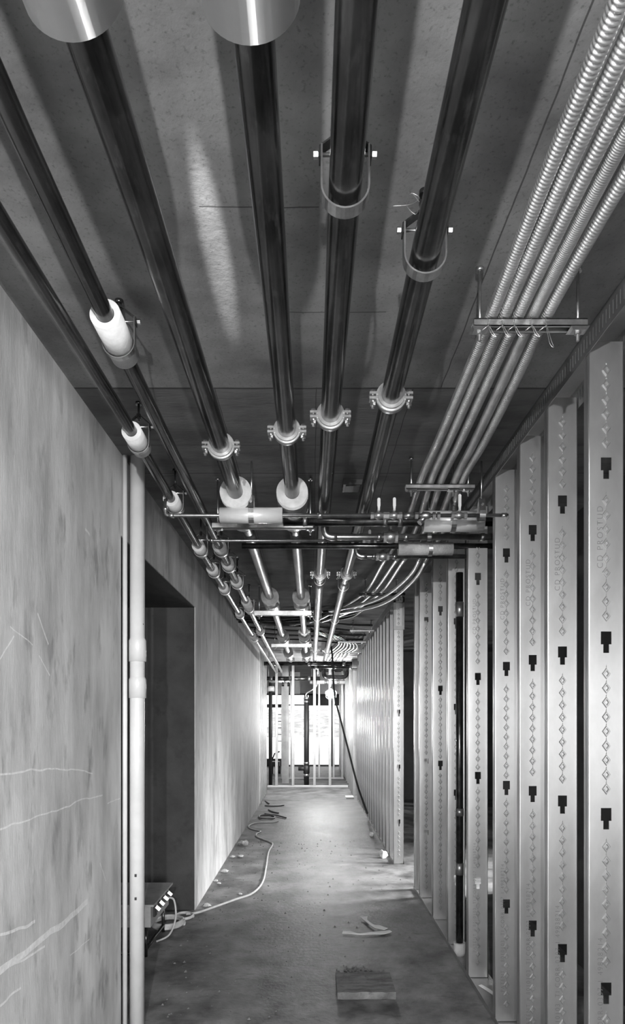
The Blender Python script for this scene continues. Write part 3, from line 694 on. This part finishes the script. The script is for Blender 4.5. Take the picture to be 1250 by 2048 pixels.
# B big dark pipe behind A
dB = 3.78; zB = W(700, 1043, dB).z
eP = empty('steel_pipe', (W(567, 0, dB).x, dB, zB), 'dark cross pipe hidden just behind the thin one, with white jacketed right end', 'pipe')
MB().tube([(W(567, 0, dB).x, dB, zB), (W(1012, 0, dB).x, dB, zB)], .0265, 28).build('pipe_run', M_steel, eP)
for px in (610, 770, 800): MB().ring((W(px, 0, dB).x-.012, dB, zB), (W(px, 0, dB).x+.012, dB, zB), .030, .026).build('weld_collar', M_zinc_dark, eP)
MB().ring((W(846, 0, dB).x, dB, zB-.0), (W(966, 0, dB).x, dB, zB), .058, .027, 36).build('insulation_sleeve', M_foam_j if False else M_jacket, eP)
strap_hanger(W(905, 0, dB).x, dB, zB, .059, 'dark strap hanger around the right jacketed sleeve behind the valve handle')
# C with big valve, elbow to pipe right of centre
dC = 3.98; zC = W(700, 1074, dC).z
eQ = empty('copper_pipe', (W(650, 0, dC).x, dC, zC), 'branch pipe with bright elbow and large valve below the thin cross pipe', 'pipe')
xq = path_at(pC, dC).x+.004
MB().tube(elbow_path([(xq, dC, path_at(pC, dC).z-.02), (xq, dC, zC), (W(992, 0, dC).x, dC, zC)], .05, 8), .0185, 24).build('pipe_run', M_copper, eQ)
MB().tube(elbow_path([(xq, dC, zC+.06), (xq, dC, zC), (xq+.075, dC, zC)], .05, 8), .0215, 24).build('elbow', M_zinc, eQ)
valve(eQ, 781, dC, zC, .021, True, hl=.05)
for px in (758, 812, 965): MB().ring((W(px, 0, dC).x-.012, dC, zC), (W(px, 0, dC).x+.012, dC, zC), .0225, .018).build('fitting', M_zinc, eQ)
strap_hanger(W(858, 0, dC).x, dC, zC, .021, 'small bright strap hanger on the branch pipe with the large valve', w_=.012)
# D thin pair
dD = 4.05; zD = W(700, 1081, dD).z
eR = empty('copper_pipe', (W(414, 0, dD).x, dD, zD), 'lower thin cross pipe starting from the second left pipe', 'pipe')
MB().tube(elbow_path([(W(414, 0, dD).x, dD, path_at(pE, dD).z-.01), (W(414, 0, dD).x, dD, zD), (W(840, 0, dD).x, dD, zD)], .02), .0085, 16).build('pipe_run', M_copper, eR)
MB().ring((W(414, 0, dD).x, dD, zD+.09), (W(414, 0, dD).x, dD, zD+.11), .012, .009).build('fitting', M_zinc, eR)
MB().ring((W(420, 0, dD).x, dD, zD), (W(427, 0, dD).x, dD, zD), .012, .009).build('fitting', M_zinc, eR)
valve(eR, 739, dD, zD, .009, True, hl=.04)
dD2 = 4.16; zD2 = W(700, 1092, dD2).z
eS = empty('steel_pipe', (W(484, 0, dD2).x, dD2, zD2), 'dark cross pipe right behind the lower thin one, with pale sleeve', 'pipe')
MB().tube([(W(484, 0, dD2).x, dD2, zD2), (W(1000, 0, dD2).x, dD2, zD2)], .0175, 20).build('pipe_run', M_steel, eS)
MB().ring((W(796, 0, dD2).x, dD2, zD2-.018), (W(905, 0, dD2).x, dD2, zD2-.018), .040, .0185, 32).build('insulation_sleeve', M_foam_grey, eS)
strap_hanger(W(860, 0, dD2).x, dD2, zD2-.018, .041, 'dark strap hanger around the lower grey sleeve', w_=.012)
# E
dE = 4.36; zE = W(700, 1113, dE).z
eT = empty('copper_pipe', (W(713, 0, dE).x, dE, zE), 'lowest branch pipe with bright elbow under the right-hand steel pipe', 'pipe')
xe = path_at(pD, dE).x-.0
MB().tube(elbow_path([(xe, dE, path_at(pD, dE).z-.02), (xe, dE, zE), (W(935, 0, dE).x, dE, zE)], .045, 8), .0145, 20).build('pipe_run', M_copper, eT)
MB().tube(elbow_path([(xe, dE, zE+.055), (xe, dE, zE), (xe+.07, dE, zE)], .045, 8), .0175, 24).build('elbow', M_zinc, eT)
valve(eT, 765, dE, zE, .017, False)
MB().ring((W(785, 0, dE).x, dE, zE), (W(793, 0, dE).x, dE, zE), .018, .0145).build('fitting', M_zinc, eT)
MB().ring((W(744, 0, dE).x, dE, zE), (W(751, 0, dE).x, dE, zE), .018, .0145).build('fitting', M_zinc, eT)
# far cross pipes
for k, (px0, px1, py, z, r, l, mm) in enumerate(((528, 728, 1327, 1.13, .05, 'far dark cross pipe ending in a grey sleeve at the stud wall', M_steel), (622, 722, 1333, 1.08, .055, 'thick far cross pipe just below the sleeved one', M_steel),
        (532, 640, 1357, 1.0, .06, 'dark far cross pipe over the end partition at left', M_steel), (535, 580, 1363, .95, .04, 'pale far cross pipe with small tees over the slim black pipe', M_jacket), (620, 690, 1364, .93, .06, 'pale far duct line in front of the hung panels', M_jacket))):
    d = dep(py, z); a = W(px0, py, d); c = W(px1, py, d)
    e = empty('cross_pipe', a, l, 'pipe'); MB().tube([a, c], r*.8, 16).build('pipe_run', mm, e)
    for t in (.1, .45, .8): q = a.lerp(c, t); MB().ring(q-Vector((.03, 0, 0)), q+Vector((.03, 0, 0)), r, r*.8, 16).build('fitting', M_zinc_dark, e)
    if k == 0: MB().ring(W(704, py, d), W(724, py, d), .09, .04, 24).build('insulation_sleeve', M_foam_grey, e)
    if k == 3: 
        for px in (540, 552, 566, 577): q = W(px, py, d); MB().tube([q, q-Vector((0, 0, .12))], .03, 10).build('tee_stub', M_steel, e)
    for t in (.05, .95): q = a.lerp(c, t); MB().tube([q, (q.x, q.y, CEIL)], .008, 8).build('threaded_rod', M_zinc, e)
# riser drops from big pipes at far end
for px, d, l in ((655, 14.4, 'dark far U bend dropping from the right-hand pipe'),):
    a = path_at(pD, d); P = elbow_path([a, (a.x, d+.1, Zc(.93)), (a.x+.5, d+.1, Zc(.93)), (a.x+.5, d+.1, Zc(1.15))], .1, 6)
    tag(MB().tube(P, .05, 14).build('pipe_bend', M_steel), l, 'pipe')

# looping cable bundles at the ceiling
blab = ['upper dark cable sweeping from the right conduits toward the left wall', 'second dark cable sweeping left under the ceiling', 'third dark cable sweeping left under the ceiling', 'lowest dark cable sweeping left under the ceiling']
for k in range(4):
    P = smooth_path([WZ(808-6*k, 1188+k*3, Zc(1.28)), WZ(760-8*k, 1208+k*2, Zc(1.29)), WZ(700, 1219+k*5, Zc(1.30)), WZ(640, 1224+k*6, Zc(1.31)), WZ(560, 1232+k*5, Zc(1.31)), WZ(468, 1228+k*5, Zc(1.32))], 8)
    tag(MB().tube(P, .016, 8).build('overhead_cable', M_cable if k % 2 else M_steel), blab[k], 'cable', 'dark cables under the ceiling')
for k in range(7):
    x0 = .30+.065*k; P = smooth_path([(x0-.3, 9.6+.1*k, Zc(1.30)), (x0+.02, 10.6+.12*k, Zc(1.28)), (x0+.15-.02*k, 10.9, Zc(1.26)), (x0+.10, 11.6, Zc(1.245)), (x0-.0, 12.6, Zc(1.245)), (x0-.05, 14.0, Zc(1.24))], 7)
    P = [Vector((min(p.x, .86), p.y, p.z)) for p in P]
    tag(MB().tube(P, .014, 8).build('flexible_conduit', M_steel_far if k % 2 else M_steel), 'looping conduit %s from the left in the far bundle under the ceiling' % ORD[k], 'conduit', 'looping conduits in the far ceiling bundle')
for k in range(5):
    y = 9.0+k*.55; P = smooth_path([(.85, y+.4, Zc(1.33)), (.5, y+.2, Zc(1.31)), (0, y-.1, Zc(1.32)), (-.5, y-.2, Zc(1.33)), (-.9, y-.5, Zc(1.33))], 6)
    tag(MB().tube(P, .014, 8).build('overhead_cable', M_cable), '%s far dark cable, from the camera, crossing the ceiling from wall to wall' % ORD[k], 'cable', 'far cables crossing the ceiling')

q = WZ(703, 966, CEIL)
tag(MB().box(q.x-.05, q.x+.06, q.y-.06, q.y+.07, CEIL-.03, CEIL).box(q.x-.035, q.x+.045, q.y-.045, q.y+.05, CEIL-.034, CEIL-.03).build('junction_box', M_black), 'small black junction box on the ceiling behind the right-hand steel pipe', 'box')
# ------------------------------------------------------------------ verticals
# PVC conduit by the doorway
xp, yp, rp = W(275, 0, 3.5).x, 3.5, .0385
e = empty('pvc_pipe', (xp, yp, 0), 'fat pale plastic riser pipe standing against the left wall by the doorway', 'pipe')
MB().tube([(xp-.003, yp, 0), (xp, yp, CEIL)], rp, 36).build('pipe_run', M_pvc, e)
for z0, z1 in ((Zc(.305), Zc(.425)), (Zc(.115), Zc(.222))):
    MB().tube([(xp, yp, z0-.001), (xp, yp, z0), (xp, yp, z1-.012), (xp, yp, z1)], [rp+.001, rp+.006, rp+.006, rp+.001], 36, False).build('coupling', M_pvc, e)
for z_ in (Zc(-.81), Zc(-.93)): MB().box(xp-.004, xp+.006, yp-rp-.006, yp-rp+.002, z_, z_+.014).build('tape_scrap', M_black, e)
def pipe_letters(text, side, z0, parent, size=.016):
    t = lettering(text, parent, 0, 0, 0, size, M_print, (0, 0, 0)); me = t.data
    for v in me.vertices:
        s_, h_ = v.co.x, v.co.y; a = side+h_/rp
        v.co = (xp+(rp+.0008)*math.sin(a), yp-(rp+.0008)*math.cos(a), z0+s_)
    t.matrix_parent_inverse = Matrix.Translation(-Vector(parent.location))
pipe_letters('SCHEDULE 40 RIGID PVC NONMETALLIC CONDUIT  UL LISTED', 1.0, 1.75, e, .014)
pipe_letters('SCHEDULE 40 RIGID PVC NONMETALLIC CONDUIT SUNLIGHT RESISTANT  4 INCH  CANTEX  UL', -1.15, .15, e, .014)
xq2 = W(253, 0, 3.5).x
e2 = empty('conduit_pipe', (xq2, 3.47, 0), 'thin grey conduit standing left of the fat plastic riser', 'pipe')
MB().tube([(xq2, 3.47, 0), (xq2, 3.47, CEIL)], .0125, 18).build('pipe_run', M_pvc, e2)
# dark drain pipe in stud wall
xd = W(919, 0, 4.55).x
e = empty('drain_pipe', (xd, 4.55, 0), 'dark vertical drain pipe standing in the stud wall with white foot cap', 'pipe')
MB().tube([(xd, 4.55, .02), (xd, 4.55, 2.60)], .024, 24).build('pipe_run', M_steel, e)
for z0, z1 in ((.55, .63), (.95, 1.0), (2.3, 2.4)): MB().ring((xd, 4.55, z0), (xd, 4.55, z1), .0275, .024).build('coupling', M_zinc_dark, e)
MB().tube([(xd, 4.55, .0), (xd, 4.55, .02), (xd, 4.55, .09)], [.030, .038, .040], 24).build('foot_cap', M_foam, e)
# black pipes of the far end
e = empty('black_pipe', W(541, 1571, 16.35), 'slim black vertical pipe near the left end of the end partition', 'pipe')
e.location.z = 0; q = e.location
MB().tube([(q.x, q.y, 0), (q.x, q.y, 2.5)], .045, 16).build('pipe_run', M_cable, e)
MB().ring((q.x, q.y, 2.30), (q.x, q.y, 2.42), .10, .04, 16).build('coupling', M_jacket, e)
e = empty('black_pipe', W(613, 1572, 16.25), 'thick black vertical pipe in the middle of the end partition', 'pipe')
e.location.z = 0; q = e.location
MB().tube([(q.x, q.y, 0), (q.x, q.y, 2.12)], .062, 20).build('pipe_run', M_cable, e)
MB().tube([(q.x, q.y, .42), (q.x-.2, q.y, .42)], .05, 16).ring((q.x, q.y, .3), (q.x, q.y, .5), .075, .06, 20).build('tee', M_cable, e)
for z0 in (.24, .53, 2.02, 2.10):
    MB().ring((q.x, q.y, z0), (q.x, q.y, z0+.05), .07, .06, 20).build('band', M_zinc, e)
MB().tube(smooth_path([(q.x, q.y, 2.12), (q.x, q.y, 2.24), (q.x+.25, q.y, 2.45), (q.x+.28, q.y, CEIL)], 6), .014, 8).build('vent_pipe', M_jacket, e)

# ------------------------------------------------------------------ lamp and hanging cable
dl = 15.2; pl = W(662, 1388, dl)
e = empty('work_lamp', (pl.x, pl.y, pl.z+.1), 'blazing bare work lamp hanging at the far end of the corridor', 'lamp')
MB().sphere(pl, .095, 16, 10).build('bulb', M_bulb, e)
MB().tube([pl+Vector((0, 0, .08)), pl+Vector((0, 0, .16))], [.03, .02], 14).build('socket', M_black, e)
m = MB()
for k in range(6):
    a = 2*PI*k/6; cs, sn = math.cos(a), math.sin(a)
    m.tube([pl+Vector((.02*cs, .02*sn, .14)), pl+Vector((.125*cs, .125*sn, .04)), pl+Vector((.11*cs, .11*sn, -.08)), pl+Vector((0, 0, -.15))], .002, 5)
m.build('wire_guard', M_zinc, e)
MB().tube(smooth_path([pl+Vector((0, 0, .14)), pl+Vector((.02, 0, .4)), Vector((pl.x+.01, pl.y, CEIL-.01))], 6), .006, 8).build('flex', M_cable, e)
point('work_lamp_light', (pl.x, pl.y-.12, pl.z), 120, .055)
P = smooth_path([W(655, 1286, 11.6), W(663, 1298, 11.5), W(666, 1340, 11.45), W(669, 1390, 11.4), W(680, 1435, 11.4), W(698, 1505, 11.35), W(715, 1570, 11.3), W(728, 1608, 11.0), W(735, 1627, 10.9)], 7)
tag(MB().tube(P, .016, 10).build('hanging_cable', M_cable), 'thick black cable hanging from the ceiling and bowing to the right stud wall', 'cable')

# ------------------------------------------------------------------ floor items
def FP(px, py, z=0.006): return WZ(px, py, z)
P = smooth_path([FP(372, 1829), FP(395, 1826), FP(425, 1816), FP(470, 1800), FP(505, 1787), FP(525, 1765), FP(532, 1735), FP(537, 1705), FP(545, 1690), FP(540, 1684), FP(515, 1674), FP(513, 1668), FP(521, 1663), FP(500, 1657), FP(499, 1651), FP(515, 1646), FP(545, 1645), FP(556, 1643)], 8)
tag(MB().tube([Vector((p.x, p.y, .009)) for p in P], .010, 10).build('cord', M_hose), 'pale extension cord snaking along the floor from the doorway', 'cord')
P = smooth_path([FP(572, 1637), FP(545, 1631), FP(520, 1632), FP(522, 1638), FP(545, 1638), FP(548, 1633), FP(530, 1629)], 8)
tag(MB().tube([Vector((p.x, p.y, .016+.004*math.sin(i*.3))) for i, p in enumerate(P)], .013, 8).build('hose', M_hose_d), 'dark coiled hose lying beyond the pale cord', 'hose')
for pts, l in (([(530, 1612), (550, 1613), (568, 1611)], 'short dark cord piece lying straightest near the corridor end'), ([(537, 1620), (545, 1624), (557, 1627)], 'short dark cord piece slanting right near the coiled hose'), ([(531, 1602), (533, 1604), (538, 1608)], 'tiny dark cord curl by the left studs')):
    P = smooth_path([FP(*p) for p in pts], 6); tag(MB().tube([Vector((p.x, p.y, .013)) for p in P], .012, 8).build('cord_piece', M_hose_d), l, 'cord')
# coil at the power box
def coil(cx_, cy_, rx, ry, turns, r, m, l):
    P = []
    for i in range(turns*24+1):
        a = 2*PI*i/24; P.append(Vector((cx_+rx*math.cos(a)*(1-.03*i/24), cy_+ry*math.sin(a)*(1-.03*i/24), r+.9*r*(i/24))))
    return tag(MB().tube(P, r, 10).build('cable_coil', m), l, 'cable')
p = FP(338, 1848); coil(p.x+.0, p.y-.02, .12, .15, 3, .012, M_hose, 'dark coil of cable on the floor under the power box')
p = FP(368, 1834); coil(p.x, p.y, .075, .10, 2, .008, M_hose, 'small loop of cable beside the doorway corner')
# power distribution box
e = empty('power_box', (-1.3, 4.85, 0), 'portable power distribution box with sockets standing in the dark doorway', 'power box')
x0, x1, y0, y1 = -1.62, -1.06, 4.5, 5.12
MB().box(x0-.0, x1, y0, y1, .345, .358).build('lid', M_box, e)
b = MB().box(x0+.03, x1-.025, y0+.02, y1-.03, .20, .345); b.build('housing', M_box, e)
m = MB(); fr = MB()
for k in range(4):
    yy = y0+.09+k*.13
    s = MB().box(x1-.026, x1-.012, yy, yy+.06, .25, .315).build('socket', M_black, e)
    MB().add([(x1-.012, yy-.005, .315), (x1-.012, yy+.065, .315), (x1+.016, yy+.065, .29), (x1+.016, yy-.005, .29)], [(0, 1, 2, 3)]).build('socket_flap', M_jacket, s)
for (xx, yy) in ((x0+.04, y0+.03), (x1-.06, y0+.03), (x0+.04, y1-.06), (x1-.06, y1-.06)):
    MB().tube([(xx, yy, 0), (xx, yy, .2)], .012, 10).build('leg', M_steel, e)
MB().tube([(x1-.06, y0-.05, .05), (x1-.06, y1+.0, .05)], .012, 10).tube([(x0+.04, y0-.05, .05), (x0+.04, y1, .05)], .012, 10).tube([(x0+.04, y0-.05, .05), (x1-.06, y0-.05, .05)], .012, 10).build('skid_frame', M_steel, e)
P = smooth_path([(x1-.01, 4.98, .28), (x1+.03, 5.02, .25), (x1+.05, 4.98, .13), (x1+.02, 4.9, .03), (x1-.05, 4.8, .014)], 7)
tag(MB().tube(P, .007, 10).build('extension_lead', M_hose), 'pale cord plugged into the side of the power box', 'cord')
# plywood block
p0 = WZ(661, 1945, .045); p1 = WZ(660, 1986, .045)
b = MB(); n = 12; X0, X1 = .148, .482
xs = [X0+(X1-X0)*i/n for i in range(n+1)]; y0, y1 = 3.83, 4.13
vs = []
for (yy, zz) in ((y0, .004), (y0-.004, .045), (y1, .045), (y1, .004)):
    for x in xs: vs.append((x, yy+random.uniform(-.003, .003), zz+random.uniform(-.002, .002)))
N1 = n+1; fs = [(j*N1+i, j*N1+i+1, ((j+1) % 4)*N1+i+1, ((j+1) % 4)*N1+i) for j in range(4) for i in range(n)]+[(0, N1, 2*N1, 3*N1), tuple(j*N1+n for j in (3, 2, 1, 0))]
b.add(vs, fs); tag(b.build('wood_block', M_wood), 'rough dirty wooden board lying on the near floor', 'board')
# torn paper strip
def ribbon(pts, ws, m, name, label, cat, z=.004, th=.002):
    P = smooth_path([Vector((p[0], p[1], z+(p[2] if len(p) > 2 else 0))) for p in pts], 5); n = len(P); vs = []
    for i, q in enumerate(P):
        t = (P[min(i+1, n-1)]-P[max(i-1, 0)]).normalized(); s_ = Vector((-t.y, t.x, 0)); f = i/(n-1)*(len(ws)-1); k = min(int(f), len(ws)-2); wd = ws[k]+(ws[k+1]-ws[k])*(f-k)
        for (sg, dz) in ((1, .004), (-1, 0), (-1, th), (1, th+.004)): vs.append(q+s_*wd*sg+Vector((0, 0, dz)))
    fs = [(i*4+j, i*4+(j+1) % 4, (i+1)*4+(j+1) % 4, (i+1)*4+j) for i in range(n-1) for j in range(4)]+[(3, 2, 1, 0), tuple((n-1)*4+j for j in range(4))]
    return tag(MB().add(vs, fs).build(name, m), label, cat)
A_ = [FP(685, 1867, 0), FP(700, 1868, 0), FP(720, 1871, 0), FP(745, 1869, 0), FP(765, 1868, 0), FP(782, 1865, 0)]
ribbon([(q.x, q.y, .004) for q in A_], [.022, .018, .006, .02, .03, .012], M_paper, 'paper_strip', 'long torn white paper strip on the floor behind the board', 'paper')
A_ = [FP(728, 1838, 0), FP(733, 1846, 0), FP(745, 1855, 0), FP(755, 1858, 0), FP(772, 1863, 0)]
ribbon([(q.x, q.y, .012) for q in A_], [.03, .008, .012, .03, .02], M_paper, 'paper_strip', 'crumpled short paper strip lying across the long one', 'paper')
def chunk(name, c, s_, m, label, cat, group=None, flat=.5):
    b = MB(); b.sphere((0, 0, 0), 1, 7, 5); rnd = random.Random(int(c[0]*1e4)+int(c[1]*1e3))
    b.v = [(c[0]+x*s_*rnd.uniform(.7, 1.3), c[1]+y*s_*rnd.uniform(.7, 1.4), c[2]+max(0, (z+.8))*s_*flat*rnd.uniform(.7, 1.1)) for (x, y, z) in b.v]; b.sm = [False]*len(b.f)
    return tag(b.build(name, m), label, cat, group)
for px, py, s_, l in ((414, 1813, .035, 'pale rubble lump at the foot of the left wall nearest the doorway corner'), (438, 1768, .022, 'small pale rubble chip along the left wall'), (450, 1745, .04, 'pale rubble heap along the left wall, second lump'), (465, 1715, .03, 'white scrap against the left wall base'), (482, 1714, .03, 'pale scrap just off the left wall base'),
                      (488, 1690, .07, 'crumpled plastic sheet heap by the left wall'), (432, 1763, .025, 'white block leaning on the left wall base'), (480, 1789, .02, 'small grey crumb on the floor beside the cord')):
    q = FP(px, py, 0); chunk('rubble_piece', (q.x, q.y, 0), s_, M_foam if s_ < .07 else M_foam_grey, l, 'debris', 'debris along the left wall')
for px, py, s_, l in ((775, 1716, .05, 'crumpled white bag at the foot of the far right studs'), (750, 1673, .03, 'small white scrap by the far right floor track')):
    q = FP(px, py, 0); chunk('crumpled_bag', (q.x-.05, q.y, 0), s_, M_paper, l, 'debris', None, 1.2)
dust = MB()
rnd = random.Random(3)
for k in range(900):
    y = rnd.uniform(3.4, 9); x = rnd.uniform(-.95, .93) if rnd.random() < .6 else -.95+abs(rnd.gauss(0, .18)); x = min(x, .93)
    s_ = .0018+.009*rnd.random()**4; dust.add([(x-s_, y-s_, 0), (x+s_, y-s_*.8, 0), (x+s_*.7, y+s_, 0), (x-s_*.6, y+s_, 0), (x, y, s_*1.2)], [(0, 1, 4), (1, 2, 4), (2, 3, 4), (3, 0, 4), (3, 2, 1, 0)])
for k in range(90):
    x, y = .30+rnd.gauss(0, .06), 4.28+rnd.gauss(0, .035); s_ = rnd.uniform(.003, .009); dust.add([(x-s_, y-s_, 0), (x+s_, y-s_*.8, 0), (x+s_*.7, y+s_, 0), (x-s_*.6, y+s_, 0), (x, y, s_*1.2)], [(0, 1, 4), (1, 2, 4), (2, 3, 4), (3, 0, 4), (3, 2, 1, 0)])
tag(dust.build('floor_grit', M_wall_dark), 'loose grit and crumbs scattered over the concrete floor', 'debris', kind='stuff')
ribbon([(.98, 3.9, .05), (1.01, 3.80, .055), (1.05, 3.70, .05)], [.012, .012], M_zinc, 'metal_offcut', 'bright metal offcut lying between the studs low at the right', 'scrap')
q = W(697, 1597, 14.0); tag(MB().box(.70, .86, 13.6, 13.95, 0, .03).build('board_scrap', M_dry), 'small pale board on the floor at the far right', 'board')
# equipment seen through the end partition
e = empty('site_cart', (-1.0, 20.0, 0), 'low dark wheeled machine outside the end partition at left', 'machine')
MB().box(-1.25, -.95, 19.9, 20.3, .22, .36).tube([(-1.2, 20, .36), (-1.1, 20, .6), (-.95, 20, .66)], .02, 8).build('chassis', M_black, e)
for xx in (-1.2, -.98): MB().tube([(xx-.02, 19.95, .12), (xx+.06, 19.95, .12)], .12, 18).build('wheel', M_cable, e)
m = MB()
for k in range(5): m.box(-.85+.02*(k % 2), -.70+.02*(k % 2), 20.2, 20.3, k*.09, .045+k*.09).box(-.80, -.78, 20.22, 20.28, k*.09+.045, k*.09+.09)
tag(m.build('block_stack', M_black), 'stack of dark slats standing beside the wheeled machine', 'stack')
e = empty('scaffold_frame', (-1.1, 22.2, 0), 'thin scaffold frame outside the left end window', 'scaffold')
for xx in (-1.15, -.95): MB().tube([(xx, 22.2, 0), (xx, 22.2, 2.0)], .015, 8).build('upright', M_steel, e)
for k in range(5): MB().tube([(-1.15, 22.2, .9+k*.22), (-.95, 22.2, .9+k*.22)], .012, 8).build('rung', M_steel, e)
